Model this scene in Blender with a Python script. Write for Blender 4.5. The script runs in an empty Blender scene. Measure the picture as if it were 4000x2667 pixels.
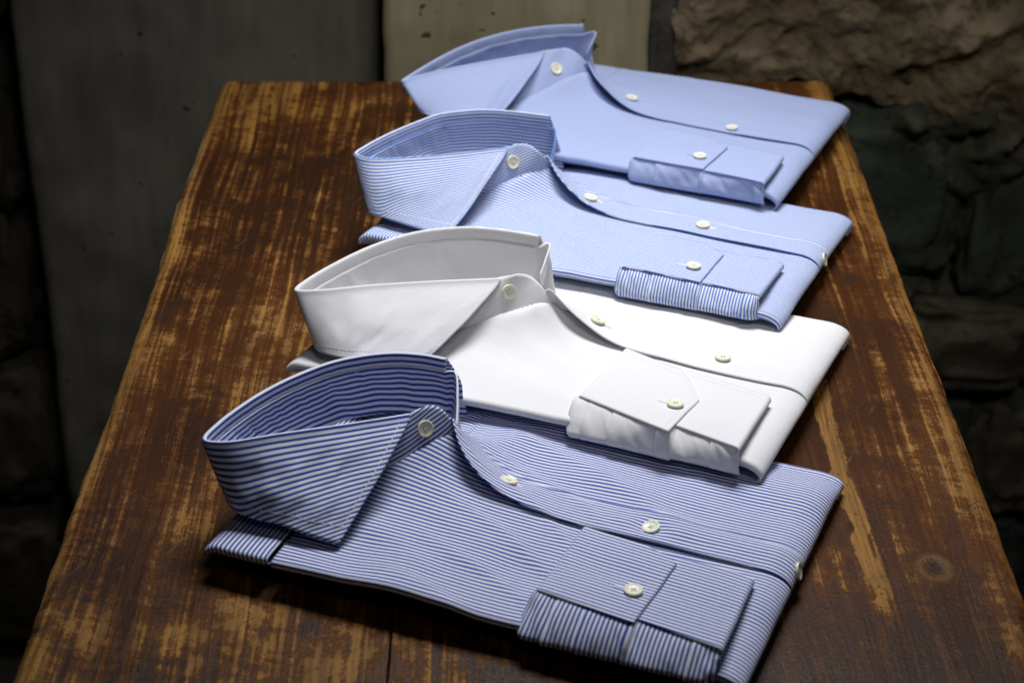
import bpy, math, random
import numpy as np
from mathutils import Vector, Matrix, noise as mnoise

R = math.radians
sc = bpy.context.scene
col = sc.collection

# ------------------------------------------------------------------ camera
cam_d = bpy.data.cameras.new("camera")
cam = bpy.data.objects.new("camera", cam_d)
col.objects.link(cam)
cam.location = (0.0, 0.0, 0.65)
cam.rotation_euler = (R(90 - 28.6), 0, 0)
cam_d.lens = 70.0
cam_d.sensor_width = 36.0
cam_d.clip_start = 0.02
cam_d.clip_end = 50
cam_d.dof.use_dof = True
cam_d.dof.focus_distance = 1.25
cam_d.dof.aperture_fstop = 10.0
sc.camera = cam

# ------------------------------------------------------------------ world, lamps, exposure
w = bpy.data.worlds.new("World")
sc.world = w
w.use_nodes = True
w.node_tree.nodes["Background"].inputs[0].default_value = (0.55, 0.62, 0.8, 1)
w.node_tree.nodes["Background"].inputs[1].default_value = 0.004


def area(name, loc, target, size, power, color, spread=180):
    d = bpy.data.lights.new(name, 'AREA')
    d.shape = 'RECTANGLE'
    d.size, d.size_y = size
    d.energy = power
    d.color = color
    d.spread = R(spread)
    o = bpy.data.objects.new(name, d)
    col.objects.link(o)
    o.location = loc
    o.rotation_euler = (Vector(target) - Vector(loc)).to_track_quat('-Z', 'Y').to_euler()
    return o


area("key_softbox", (0.12, 1.57, 1.14), (0.05, 1.18, 0.0), (0.60, 0.40), 4.05, (0.985, 0.99, 1.0), 74)
area("wall_fill", (0.30, 0.25, 1.35), (0.14, 1.80, -0.02), (0.5, 0.5), 0.68, (1.0, 0.97, 0.92), 46)  # added fill lamp, brightens the wall and the shaded sides of the shirts

vs = sc.view_settings
vs.view_transform = 'Standard'
vs.look = 'None'
vs.exposure = 0.0
vs.gamma = 1.0
vs.use_curve_mapping = False
sc.cycles.max_bounces = 6
sc.cycles.use_denoising = True
sc.cycles.denoiser = 'OPENIMAGEDENOISE'
sc.cycles.denoising_input_passes = 'RGB_ALBEDO_NORMAL'
sc.cycles.denoising_prefilter = 'ACCURATE'


# ------------------------------------------------------------------ node helpers
class NT:
    def __init__(self, name):
        self.mat = bpy.data.materials.new(name)
        self.mat.use_nodes = True
        self.nt = self.mat.node_tree
        self.nt.nodes.clear()
        self.out = self.nt.nodes.new('ShaderNodeOutputMaterial')

    def link(self, a, b):
        self.nt.links.new(a, b)

    def setin(self, sock, v):
        if isinstance(v, bpy.types.NodeSocket):
            self.link(v, sock)
        elif isinstance(v, (tuple, list)) and len(v) == 3 and sock.type == 'RGBA':
            sock.default_value = (*v, 1)
        else:
            sock.default_value = v

    def m(self, op, a, b=0.0, c=0.0, clamp=False):
        n = self.nt.nodes.new('ShaderNodeMath')
        n.operation = op
        n.use_clamp = clamp
        for i, v in enumerate((a, b, c)):
            self.setin(n.inputs[i], v)
        return n.outputs[0]

    def smooth(self, v, a, b, lo=0.0, hi=1.0):
        n = self.nt.nodes.new('ShaderNodeMapRange')
        n.interpolation_type = 'SMOOTHSTEP'
        self.setin(n.inputs[0], v)
        n.inputs[1].default_value = a
        n.inputs[2].default_value = b
        n.inputs[3].default_value = lo
        n.inputs[4].default_value = hi
        return n.outputs[0]

    def comb(self, x, y, z=0.0):
        n = self.nt.nodes.new('ShaderNodeCombineXYZ')
        for i, v in enumerate((x, y, z)):
            self.setin(n.inputs[i], v)
        return n.outputs[0]

    def sep(self, v):
        n = self.nt.nodes.new('ShaderNodeSeparateXYZ')
        self.link(v, n.inputs[0])
        return n.outputs

    def noise(self, vec, scale=1.0, detail=3.0, rough=0.5, dist=0.0, kind=None):
        n = self.nt.nodes.new('ShaderNodeTexNoise')
        if kind:
            n.noise_type = kind
        self.link(vec, n.inputs['Vector'])
        n.inputs['Scale'].default_value = scale
        n.inputs['Detail'].default_value = detail
        n.inputs['Roughness'].default_value = rough
        n.inputs['Distortion'].default_value = dist
        return n.outputs[0]

    def mix(self, f, a, b, mode='MIX'):
        n = self.nt.nodes.new('ShaderNodeMix')
        n.data_type = 'RGBA'
        n.blend_type = mode
        self.setin(n.inputs[0], f)
        self.setin(n.inputs[6], a)
        self.setin(n.inputs[7], b)
        return n.outputs[2]

    def obj(self):
        n = self.nt.nodes.new('ShaderNodeTexCoord')
        return n.outputs['Object']

    def uv(self):
        n = self.nt.nodes.new('ShaderNodeTexCoord')
        return n.outputs['UV']

    def bump(self, h, strength, dist):
        n = self.nt.nodes.new('ShaderNodeBump')
        n.inputs['Strength'].default_value = strength
        n.inputs['Distance'].default_value = dist
        self.link(h, n.inputs['Height'])
        return n.outputs[0]

    def bsdf(self, color, rough=0.7, normal=None, spec=0.5, sheen=0.0, trans=0.0, coat=0.0):
        p = self.nt.nodes.new('ShaderNodeBsdfPrincipled')
        self.setin(p.inputs['Base Color'], color)
        self.setin(p.inputs['Roughness'], rough)
        self.setin(p.inputs['Specular IOR Level'], spec)
        p.inputs['Sheen Weight'].default_value = sheen
        p.inputs['Sheen Roughness'].default_value = 0.4
        p.inputs['Coat Weight'].default_value = coat
        if normal is not None:
            self.link(normal, p.inputs['Normal'])
        sh = p.outputs[0]
        if trans > 0:
            t = self.nt.nodes.new('ShaderNodeBsdfTranslucent')
            self.setin(t.inputs[0], color)
            mx = self.nt.nodes.new('ShaderNodeMixShader')
            mx.inputs[0].default_value = trans
            self.link(sh, mx.inputs[1])
            self.link(t.outputs[0], mx.inputs[2])
            sh = mx.outputs[0]
        self.link(sh, self.out.inputs[0])
        return self.mat


# ------------------------------------------------------------------ materials
def fabric(name, base, stripe=None, period=0.0036, duty=0.45):
    n = NT(name)
    uv = n.uv()
    s = n.sep(uv)
    # every yarn wanders a little
    wob = n.noise(uv, 60.0, 2.0)
    if stripe:
        v = n.m('ADD', s[1], n.m('MULTIPLY', n.m('SUBTRACT', wob, 0.5), period * 0.16))
        f = n.m('FRACT', n.m('DIVIDE', v, period))
        d = n.m('ABSOLUTE', n.m('SUBTRACT', f, 0.5))
        mk = n.smooth(d, duty / 2 - 0.05, duty / 2 + 0.05, 1.0, 0.0)
        c = n.mix(mk, base, stripe)
    else:
        c = n.mix(0.0, base, base)
    tone = n.noise(uv, 900.0, 1.0)
    c = n.mix(n.m('MULTIPLY', tone, 0.10), c, (0, 0, 0))
    wx = n.m('SINE', n.m('MULTIPLY', s[0], 2 * math.pi / 0.00055))
    wy = n.m('SINE', n.m('MULTIPLY', s[1], 2 * math.pi / 0.00055))
    weave = n.m('ADD', n.m('MULTIPLY', wx, wy), n.m('MULTIPLY', n.noise(uv, 160.0, 3.0), 2.0))
    nrm = n.bump(weave, 0.22, 0.0003)
    cr = n.nt.nodes.new('ShaderNodeBump')
    cr.inputs['Strength'].default_value = 0.42
    cr.inputs['Distance'].default_value = 0.0021
    n.link(n.noise(uv, 36.0, 3.0, 0.5, 0.2), cr.inputs['Height'])
    n.link(nrm, cr.inputs['Normal'])
    nrm = cr.outputs[0]
    return n.bsdf(c, 0.78, nrm, 0.25, sheen=0.12, trans=0.08)


def simple(name, color, rough=0.6, spec=0.5, var=0.0, scale=50.0, bump=0.0, bd=0.001, coat=0.0):
    n = NT(name)
    o = n.obj()
    nz = n.noise(o, scale, 4.0)
    c = n.mix(n.m('MULTIPLY', nz, var), color, tuple(v * 0.35 for v in color))
    nr = n.bump(nz, bump, bd) if bump else None
    return n.bsdf(c, rough, nr, spec, coat=coat)


M = {}
M['navy'] = fabric('navy_striped_cotton', (0.77, 0.78, 0.86), (0.026, 0.076, 0.41), 0.0035, 0.47)
M['sky'] = fabric('sky_striped_cotton', (0.77, 0.795, 0.87), (0.12, 0.235, 0.64), 0.0029, 0.50)
M['white'] = fabric('white_cotton', (0.80, 0.80, 0.825))
M['blue'] = fabric('pale_blue_cotton', (0.40, 0.475, 0.74))
M['thread_w'] = simple('white_thread', (0.78, 0.78, 0.82), 0.8, 0.2)
M['thread_b'] = simple('blue_thread', (0.30, 0.38, 0.72), 0.8, 0.2)


def button_mat():
    n = NT('mother_of_pearl')
    o = n.obj()
    nz = n.noise(o, 180.0, 3.0, dist=1.5)
    c = n.mix(nz, (0.82, 0.80, 0.66), (0.72, 0.69, 0.52))
    return n.bsdf(c, 0.3, None, 0.4)


M['button'] = button_mat()


def wood_mat():
    n = NT('worn_varnished_wood')
    o = n.obj()
    x, y, z = n.sep(o)
    wv = n.m('MULTIPLY', n.m('SUBTRACT', n.noise(n.comb(n.m('MULTIPLY', x, 7.0), n.m('MULTIPLY', y, 2.2)), 1.0, 2.0), 0.5), 0.034)
    xw = n.m('ADD', x, wv)
    fine = n.noise(n.comb(n.m('MULTIPLY', xw, 330.0), n.m('MULTIPLY', y, 9.0)), 1.0, 4.0, 0.6)
    band = n.noise(n.comb(n.m('MULTIPLY', xw, 95.0), n.m('MULTIPLY', y, 2.6)), 1.0, 3.0, 0.55)
    wide = n.noise(n.comb(n.m('MULTIPLY', xw, 30.0), n.m('MULTIPLY', y, 1.6)), 1.0, 2.0, 0.5)
    patch = n.noise(n.comb(n.m('MULTIPLY', x, 30.0), n.m('MULTIPLY', y, 20.0)), 1.0, 7.0, 0.7, 0.3)
    big = n.noise(n.comb(n.m('MULTIPLY', x, 6.0), n.m('MULTIPLY', y, 4.5), 3.1), 1.0, 2.0, 0.5)
    hatch = n.noise(n.comb(n.m('MULTIPLY', x, 70.0), n.m('MULTIPLY', n.m('ADD', y, n.m('MULTIPLY', x, 0.25)), 170.0), 1.7), 1.0, 4.0, 0.65, 0.5)
    speck = n.noise(o, 420.0, 3.0, 0.6)
    # bare wood
    micro0 = n.noise(n.comb(n.m('MULTIPLY', xw, 1500.0), n.m('MULTIPLY', y, 40.0)), 1.0, 2.0, 0.6)
    gr = n.m('ADD', n.m('ADD', n.m('MULTIPLY', band, 0.4), n.m('MULTIPLY', fine, 0.35)), n.m('MULTIPLY', micro0, 0.25))
    bare = n.mix(n.smooth(gr, 0.36, 0.62), (0.052, 0.019, 0.0034), (0.30, 0.146, 0.029))
    bare = n.mix(n.smooth(wide, 0.4, 0.65), bare, n.mix(0.5, bare, (0.17, 0.078, 0.017)))
    bare = n.mix(n.smooth(n.noise(n.comb(n.m('MULTIPLY', x, 330.0), n.m('MULTIPLY', y, 190.0)), 1.0, 4.0, 0.7), 0.58, 0.66), bare, (0.035, 0.018, 0.008))
    # varnish
    var = n.mix(n.smooth(big, 0.35, 0.65), (0.026, 0.0090, 0.0032), (0.052, 0.0165, 0.0040))
    var = n.mix(n.smooth(fine, 0.52, 0.75, 0.0, 0.5), var, (0.095, 0.032, 0.006))
    var = n.mix(n.smooth(patch, 0.30, 0.42, 0.75, 0.0), var, (0.020, 0.014, 0.010))
    # where the varnish is gone: patches broken up by the raised grain lines
    left = n.smooth(x, 0.03, -0.10, -0.035, 0.035)
    lines = n.noise(n.comb(n.m('MULTIPLY', xw, 300.0), n.m('MULTIPLY', y, 5.0), 4.4), 1.0, 2.0, 0.5)
    micro = n.noise(n.comb(n.m('MULTIPLY', x, 1300.0), n.m('MULTIPLY', y, 420.0), 2.2), 1.0, 3.0, 0.6)
    sw = n.m('ADD', patch, n.m('MULTIPLY', n.m('SUBTRACT', lines, 0.5), 0.75))
    sw = n.m('ADD', sw, n.m('MULTIPLY', n.m('SUBTRACT', band, 0.5), 0.25))
    sw = n.m('ADD', sw, n.m('MULTIPLY', n.m('SUBTRACT', hatch, 0.5), 0.38))
    sw = n.m('ADD', sw, n.m('MULTIPLY', n.m('SUBTRACT', big, 0.5), 0.55))
    sw = n.m('ADD', sw, n.m('MULTIPLY', n.m('SUBTRACT', micro, 0.5), 0.30))
    sw = n.m('ADD', sw, left)
    # worn long edges
    jit = n.m('MULTIPLY', n.m('SUBTRACT', patch, 0.5), 0.03)
    el = n.m('ADD', n.m('ADD', x, 0.262), jit)
    er = n.m('ADD', n.m('SUBTRACT', 0.286, x), jit)
    edge = n.m('MINIMUM', el, n.m('MULTIPLY', er, 0.5))
    sw = n.m('ADD', sw, n.smooth(edge, 0.002, 0.018, 0.24, 0.0))
    # near end rubbed bare in long grooves
    sw = n.m('ADD', sw, n.m('MULTIPLY', n.smooth(y, 0.93, 0.84, 0.0, 0.13), n.smooth(x, 0.10, -0.02)))
    # one long bare streak beside the shirts
    sx = n.m('ADD', n.m('SUBTRACT', xw, 0.2035), n.m('MULTIPLY', n.m('SUBTRACT', n.noise(n.comb(0.0, n.m('MULTIPLY', y, 26.0)), 1.0, 3.0), 0.5), 0.014))
    st = n.m('MULTIPLY', n.smooth(n.m('ABSOLUTE', sx), 0.0032, 0.0068, 1.0, 0.0), n.m('MULTIPLY', n.smooth(y, 0.86, 0.92), n.smooth(y, 1.17, 1.11)))
    sw = n.m('ADD', sw, n.m('MULTIPLY', st, 0.42))
    mask = n.smooth(sw, 0.590, 0.655)
    halo = n.smooth(sw, 0.47, 0.62, 0.0, 0.85)
    base = n.mix(halo, var, (0.095, 0.033, 0.006))
    amber = n.mix(n.smooth(gr, 0.36, 0.62), (0.042, 0.0145, 0.0028), (0.165, 0.066, 0.0100))
    bare = n.mix(n.smooth(sw, 0.62, 0.76), amber, bare)
    c = n.mix(mask, base, bare)
    pale = n.m('MULTIPLY', n.smooth(n.m('ADD', el, n.m('MULTIPLY', n.m('SUBTRACT', speck, 0.5), 0.012)), 0.002, 0.010, 0.75, 0.0), n.smooth(patch, 0.35, 0.55))
    c = n.mix(pale, c, n.mix(n.smooth(fine, 0.35, 0.65), (0.12, 0.07, 0.028), (0.30, 0.185, 0.075)))
    # knot
    kx = n.m('SUBTRACT', x, 0.239)
    ky = n.m('MULTIPLY', n.m('SUBTRACT', y, 0.927), 0.75)
    kr = n.m('ADD', n.m('SQRT', n.m('ADD', n.m('MULTIPLY', kx, kx), n.m('MULTIPLY', ky, ky))), n.m('MULTIPLY', n.m('SUBTRACT', speck, 0.5), 0.006))
    c = n.mix(n.m('MULTIPLY', n.smooth(kr, 0.0125, 0.0085), 0.35), c, (0.20, 0.10, 0.03))
    c = n.mix(n.smooth(kr, 0.0085, 0.003, 0.0, 0.8), c, (0.018, 0.010, 0.006))
    # grime
    c = n.mix(n.smooth(n.noise(o, 30.0, 5.0, 0.65), 0.56, 0.72, 0.0, 0.65), c, (0.022, 0.014, 0.009))
    # hairline scratches
    sc1 = n.noise(n.comb(n.m('MULTIPLY', n.m('ADD', x, n.m('MULTIPLY', y, 0.8)), 26.0), n.m('MULTIPLY', n.m('SUBTRACT', y, n.m('MULTIPLY', x, 0.8)), 420.0), 9.0), 1.0, 1.0)
    c = n.mix(n.smooth(sc1, 0.70, 0.74, 0.0, 0.6), c, (0.015, 0.009, 0.006))
    sc2 = n.noise(n.comb(n.m('MULTIPLY', n.m('SUBTRACT', x, n.m('MULTIPLY', y, 0.45)), 520.0), n.m('MULTIPLY', n.m('ADD', y, n.m('MULTIPLY', x, 0.45)), 18.0), 5.0), 1.0, 1.0)
    c = n.mix(n.smooth(sc2, 0.73, 0.77, 0.0, 0.35), c, (0.22, 0.13, 0.05))
    c = n.mix(n.smooth(n.noise(o, 260.0, 2.0), 0.70, 0.76, 0.0, 0.7), c, (0.012, 0.008, 0.006))
    rough = n.m('ADD', 0.36, n.m('MULTIPLY', mask, 0.26))
    rough = n.m('ADD', rough, n.m('MULTIPLY', n.m('SUBTRACT', speck, 0.5), 0.2))
    h = n.m('ADD', n.m('MULTIPLY', mask, -0.6), n.m('MULTIPLY', gr, 1.5))
    h = n.m('ADD', h, n.m('MULTIPLY', speck, 0.35))
    h = n.m('SUBTRACT', h, n.m('MULTIPLY', n.smooth(kr, 0.0085, 0.003), 1.5))
    return n.bsdf(c, rough, n.bump(h, 0.6, 0.0010), 0.15)


M['wood'] = wood_mat()


def plaster_mat(name, a, b, spots, gscale=1.0):
    n = NT(name)
    o = n.obj()
    x, y, z = n.sep(o)
    strk = n.noise(n.comb(n.m('MULTIPLY', x, 60.0), n.m('MULTIPLY', y, 60.0), n.m('MULTIPLY', z, 7.0)), 1.0, 4.0, 0.6)
    cl = n.noise(o, 9.0, 4.0, 0.6)
    c = n.mix(n.smooth(n.m('ADD', n.m('MULTIPLY', strk, 0.5), n.m('MULTIPLY', cl, 0.5)), 0.35, 0.65), a, b)
    pit = n.noise(o, 75.0, 2.0, 0.4)
    c = n.mix(n.m('MULTIPLY', n.smooth(pit, spots, spots + 0.04), 0.8), c, (0.03, 0.027, 0.02))
    h = n.m('SUBTRACT', n.m('MULTIPLY', strk, 0.6), n.m('MULTIPLY', n.smooth(pit, spots, spots + 0.05), 2.0))
    return n.bsdf(c, 0.85, n.bump(h, 0.5, 0.002), 0.2)


M['plaster'] = plaster_mat('cream_plaster', (0.50, 0.45, 0.29), (0.37, 0.325, 0.20), 0.685)
M['concrete'] = plaster_mat('grey_concrete', (0.25, 0.24, 0.20), (0.17, 0.163, 0.137), 0.74)


def rock_mat(name, a, b, dk):
    n = NT(name)
    o = n.obj()
    n1 = n.noise(o, 16.0, 6.0, 0.68, 0.4)
    n2 = n.noise(o, 60.0, 5.0, 0.7)
    c = n.mix(n.smooth(n1, 0.36, 0.62), a, b)
    c = n.mix(n.smooth(n2, 0.54, 0.66, 0.0, 0.75), c, dk)
    h = n.m('ADD', n.m('MULTIPLY', n1, 1.0), n.m('MULTIPLY', n2, 0.7))
    return n.bsdf(c, 0.9, n.bump(h, 0.7, 0.005), 0.25)


M['mortar'] = rock_mat('rough_brown_mortar', (0.26, 0.205, 0.13), (0.18, 0.138, 0.085), (0.075, 0.058, 0.036))
M['green'] = rock_mat('dark_green_stone', (0.065, 0.078, 0.060), (0.040, 0.049, 0.039), (0.018, 0.018, 0.015))
M['lowrock'] = rock_mat('dark_mottled_rock', (0.085, 0.078, 0.054), (0.048, 0.052, 0.039), (0.020, 0.019, 0.014))
M['brownrock'] = rock_mat('dark_brown_stone', (0.085, 0.072, 0.050), (0.052, 0.043, 0.029), (0.02, 0.017, 0.012))
M['greyrock'] = rock_mat('grey_stone', (0.11, 0.105, 0.088), (0.065, 0.062, 0.052), (0.03, 0.03, 0.025))
M['floor'] = simple('dark_floor', (0.03, 0.027, 0.023), 0.9, 0.2, 0.6, 12.0)


# ------------------------------------------------------------------ object helpers
def put(o, parent=None):
    col.objects.link(o)
    if parent is not None:
        o.parent = parent
    return o


def tag(o, label=None, cat=None, group=None, kind=None):
    for k, v in (('label', label), ('category', cat), ('group', group), ('kind', kind)):
        if v:
            o[k] = v
    return o


def empty(name, loc=(0, 0, 0)):
    o = bpy.data.objects.new(name, None)
    o.empty_display_size = 0.02
    o.location = loc
    return put(o)


def mesh_obj(name, V, Fc, mats, parent=None, smooth=True, midx=None, uv=None):
    me = bpy.data.meshes.new(name)
    me.from_pydata([tuple(map(float, v)) for v in V], [], Fc)
    for m_ in (mats if isinstance(mats, (list, tuple)) else [mats]):
        me.materials.append(m_)
    if midx is not None:
        me.polygons.foreach_set('material_index', midx)
    if smooth:
        me.polygons.foreach_set('use_smooth', [True] * len(me.polygons))
    if uv is not None:
        ul = me.uv_layers.new(name='UVMap')
        vi = np.empty(len(me.loops), dtype=np.int32)
        me.loops.foreach_get('vertex_index', vi)
        ul.data.foreach_set('uv', np.asarray(uv, dtype=np.float32)[vi].ravel())
    me.update()
    return put(bpy.data.objects.new(name, me), parent)


def grid_obj(name, P, UV, mat, parent=None, thick=0.0, flip=False):
    n, m = P.shape[:2]
    F_ = []
    for i in range(n - 1):
        for j in range(m - 1):
            a, b, c, d = i * m + j, (i + 1) * m + j, (i + 1) * m + j + 1, i * m + j + 1
            F_.append((a, d, c, b) if flip else (a, b, c, d))
    o = mesh_obj(name, P.reshape(-1, 3), F_, mat, parent, True, None, UV.reshape(-1, 2))
    if thick:
        s = o.modifiers.new('thickness', 'SOLIDIFY')
        s.thickness = thick
        s.offset = -1.0
        s.use_rim = True
    return o


def box(name, lo, hi, mat, parent=None, bev=0.003):
    V = [(x, y, z) for x in (lo[0], hi[0]) for y in (lo[1], hi[1]) for z in (lo[2], hi[2])]
    F_ = [(0, 1, 3, 2), (4, 6, 7, 5), (0, 4, 5, 1), (2, 3, 7, 6), (0, 2, 6, 4), (1, 5, 7, 3)]
    o = mesh_obj(name, V, F_, mat, parent, False)
    b = o.modifiers.new('bevel', 'BEVEL')
    b.width = bev
    b.segments = 2
    return o


def smoothstep(t):
    t = np.clip(t, 0, 1)
    return t * t * (3 - 2 * t)


def vnoise(x, y, seed=0):
    x = np.asarray(x, float)
    y = np.asarray(y, float)
    xi, yi = np.floor(x), np.floor(y)
    fx, fy = x - xi, y - yi
    fx, fy = fx * fx * fx * (fx * (fx * 6 - 15) + 10), fy * fy * fy * (fy * (fy * 6 - 15) + 10)

    def h(a, b):
        v = np.sin(a * 127.1 + b * 311.7 + seed * 74.7) * 43758.5453
        return v - np.floor(v)
    return ((h(xi, yi) * (1 - fx) + h(xi + 1, yi) * fx) * (1 - fy) + (h(xi, yi + 1) * (1 - fx) + h(xi + 1, yi + 1) * fx) * fy) * 2 - 1


def spline(P, k=24):
    """centripetal Catmull-Rom through P; returns dense points and the index of every control point"""
    P = [np.array(p, float) for p in P]
    Q = [2 * P[0] - P[1]] + P + [2 * P[-1] - P[-2]]
    out, idx = [], []
    for i in range(1, len(Q) - 2):
        p0, p1, p2, p3 = Q[i - 1:i + 3]
        t0 = 0
        t1 = t0 + max(np.linalg.norm(p1 - p0), 1e-6) ** .5
        t2 = t1 + max(np.linalg.norm(p2 - p1), 1e-6) ** .5
        t3 = t2 + max(np.linalg.norm(p3 - p2), 1e-6) ** .5
        idx.append(len(out))
        for t in np.linspace(t1, t2, k, endpoint=False):
            a1 = (t1 - t) / (t1 - t0) * p0 + (t - t0) / (t1 - t0) * p1
            a2 = (t2 - t) / (t2 - t1) * p1 + (t - t1) / (t2 - t1) * p2
            a3 = (t3 - t) / (t3 - t2) * p2 + (t - t2) / (t3 - t2) * p3
            b1 = (t2 - t) / (t2 - t0) * a1 + (t - t0) / (t2 - t0) * a2
            b2 = (t3 - t) / (t3 - t1) * a2 + (t - t1) / (t3 - t1) * a3
            out.append((t2 - t) / (t2 - t1) * b1 + (t - t1) / (t2 - t1) * b2)
    idx.append(len(out))
    out.append(P[-1])
    return np.array(out), idx


def resample(Q, n):
    d = np.r_[0, np.cumsum(np.linalg.norm(np.diff(Q, axis=0), axis=1))]
    t = np.linspace(0, d[-1], n)
    return np.stack([np.interp(t, d, Q[:, k]) for k in range(3)], 1)


def keyed(P, keys, counts):
    """spline through P, resampled between the control indices in keys with the given counts"""
    D, idx = spline(P)
    segs = []
    for a, b, c in zip(keys[:-1], keys[1:], counts):
        s = resample(D[idx[a]:idx[b] + 1], c + 1)
        segs.append(s if len(segs) == 0 else s[1:])
    return np.concatenate(segs)


def arclen(P, axis):
    d = np.linalg.norm(np.diff(P, axis=axis), axis=2)
    z = np.zeros_like(np.take(d, [0], axis=axis))
    return np.concatenate([z, np.cumsum(d, axis=axis)], axis=axis)


# ------------------------------------------------------------------ the table
TX0, TX1, TY0, TY1, TTH = -0.262, 0.285, 0.46, 1.688, 0.046


def plank(parent, x0, x1, outer0, outer1, seed):
    ny, r = 260, 0.009
    prof = []                                   # (x, z) around the section, x as offset from the two sides
    for a in np.linspace(0, 90, 7):             # right upper corner
        prof.append((1, -r + r * math.sin(R(a)), -r + r * math.cos(R(a))))
    top = [(2, t, 0.0) for t in np.linspace(0, 1, 40)[1:-1]]
    rows = []
    for j in range(ny):
        y = TY0 + (TY1 - TY0) * j / (ny - 1)
        sec = []
        rl = 0.010 if outer0 else 0.0007
        rr = 0.010 if outer1 else 0.0007

        def wob(side, k):
            s = seed + side * 17
            big = 0.0018 * vnoise(y * 7, 0.3, s) + 0.0006 * vnoise(y * 40, k * 2.0, s + 3) + 0.0003 * vnoise(y * 170, k * 3.0, s + 5)
            return float(big)
        w0 = wob(0, 0) if outer0 else 0
        w1 = wob(1, 0) if outer1 else 0
        a_, b_ = x0 + w0, x1 + w1
        sec.append((a_ + 0.004, -TTH))
        sec.append((a_, -TTH + 0.006))
        for i_, a in enumerate(np.linspace(0, 90, 8)):
            c_ = rl * (1 + (0.35 * wob(0, i_) / 0.003 if outer0 else 0))
            sec.append((a_ + c_ * (1 - math.cos(R(a))), -c_ * (1 - math.sin(R(a)))))
        for t in np.linspace(0, 1, 42)[1:-1]:
            xx = a_ + rl * 1.6 + (b_ - a_ - (rl + rr) * 1.6) * t
            sec.append((xx, -0.0006 * (vnoise(xx * 60, y * 3.0, 5) + 1) * 0.5 - 0.0007 * (vnoise(xx * 9, y * 6, 8) + 1) * 0.5))
        for i_, a in enumerate(np.linspace(90, 0, 8)):
            c_ = rr * (1 + (0.35 * wob(1, i_) / 0.003 if outer1 else 0))
            sec.append((b_ - c_ * (1 - math.cos(R(a))), -c_ * (1 - math.sin(R(a)))))
        sec.append((b_, -TTH + 0.006))
        sec.append((b_ - 0.004, -TTH))
        end = min(1.0, (TY1 - y) / 0.010, 1.0)
        dz = -0.008 * (1 - math.sqrt(max(0, 1 - (1 - end) ** 2)))
        rows.append([(px, y + (0.002 * vnoise(px * 25, 1.0, seed + 9) if j == ny - 1 else 0), max(pz + dz, -TTH)) for px, pz in sec])
    m = len(rows[0])
    V = [p for r_ in rows for p in r_]
    F_ = []
    for j in range(ny - 1):
        for i in range(m):
            i2 = (i + 1) % m
            F_.append((j * m + i, (j + 1) * m + i, (j + 1) * m + i2, j * m + i2))
    F_.append(tuple(range(m)))
    F_.append(tuple(reversed([(ny - 1) * m + i for i in range(m)])))
    return mesh_obj('plank', V, F_, M['wood'], parent)


table = empty('wooden_table', (0, 0, 0))
tag(table, 'worn brown varnished wooden table under the four folded shirts', 'table')
plank(table, TX0, -0.0653, True, False, 1)
plank(table, -0.0645, TX1, False, True, 2)
FLOOR_Z = -0.76
for lx in (TX0 + 0.03, TX1 - 0.09):
    for ly in (TY0 + 0.05, TY1 - 0.12):
        box('leg', (lx, ly, FLOOR_Z), (lx + 0.06, ly + 0.06, -TTH - 0.002), M['wood'], table, 0.004)
for lx in (TX0 + 0.05, TX1 - 0.07):
    box('apron', (lx, TY0 + 0.112, -TTH - 0.09), (lx + 0.022, TY1 - 0.122, -TTH - 0.002), M['wood'], table, 0.002)

# ------------------------------------------------------------------ the back of the place
fl = mesh_obj('floor', [(-3, -1.5, FLOOR_Z), (3, -1.5, FLOOR_Z), (3, 2.2, FLOOR_Z), (-3, 2.2, FLOOR_Z)], [(0, 1, 2, 3)], M['floor'], None, False)
tag(fl, kind='structure')


def slab(name, x0, x1, yf, depth, z0, z1, mat, rag, seed, parent=None):
    """upright slab with a slightly ragged outline and an uneven face"""
    nx, nz = 60, 150
    P = np.zeros((nx + 6, nz, 3))
    zz = np.linspace(z0, z1, nz)
    for j, z in enumerate(zz):
        a = x0 + rag * (vnoise(z * 14, 0.0, seed) + 0.5 * vnoise(z * 55, 0.0, seed + 1))
        b = x1 + rag * (vnoise(z * 14, 0.0, seed + 2) + 0.5 * vnoise(z * 55, 0.0, seed + 3))
        xs = np.linspace(a, b, nx)
        yy = yf + 0.003 * vnoise(xs * 8, z * 8, seed + 4) + 0.0012 * vnoise(xs * 40, z * 30, seed + 5)
        e = np.minimum(xs - a, b - xs)
        yy = yy + 0.006 * np.clip(1 - e / 0.008, 0, 1) ** 2
        P[3:-3, j, 0], P[3:-3, j, 1], P[3:-3, j, 2] = xs, yy, z
        for k, (xe, q) in enumerate(((a + 0.002, depth), (a, depth * 0.5), (a - 0.0005, 0.010))):
            P[k, j] = (xe, yf + q, z)
        for k, (xe, q) in enumerate(((b + 0.0005, 0.010), (b, depth * 0.5), (b - 0.002, depth))):
            P[nx + 3 + k, j] = (xe, yf + q, z)
    UV = P[:, :, [0, 2]].copy()
    return grid_obj(name, P, UV, mat, parent)


pan = slab('concrete_panel', -0.481, -0.1285, 1.82, 0.09, FLOOR_Z, 0.62, M['concrete'], 0.0015, 11)
tag(pan, 'smooth dark grey concrete panel standing behind the table', 'panel')
bw = mesh_obj('back_wall', [(-3, 2.02, FLOOR_Z), (3, 2.02, FLOOR_Z), (3, 2.02, 1.2), (-3, 2.02, 1.2)], [(0, 1, 2, 3)], M['brownrock'], None, False)
tag(bw, kind='structure')
pil = slab('plaster_pillar', -0.1185, 0.1265, 1.745, 0.16, FLOOR_Z, 0.62, M['plaster'], 0.0012, 21)
tag(pil, 'cream plastered pillar with dark pits behind the plain blue collar', 'pillar')
hole = None


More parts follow.
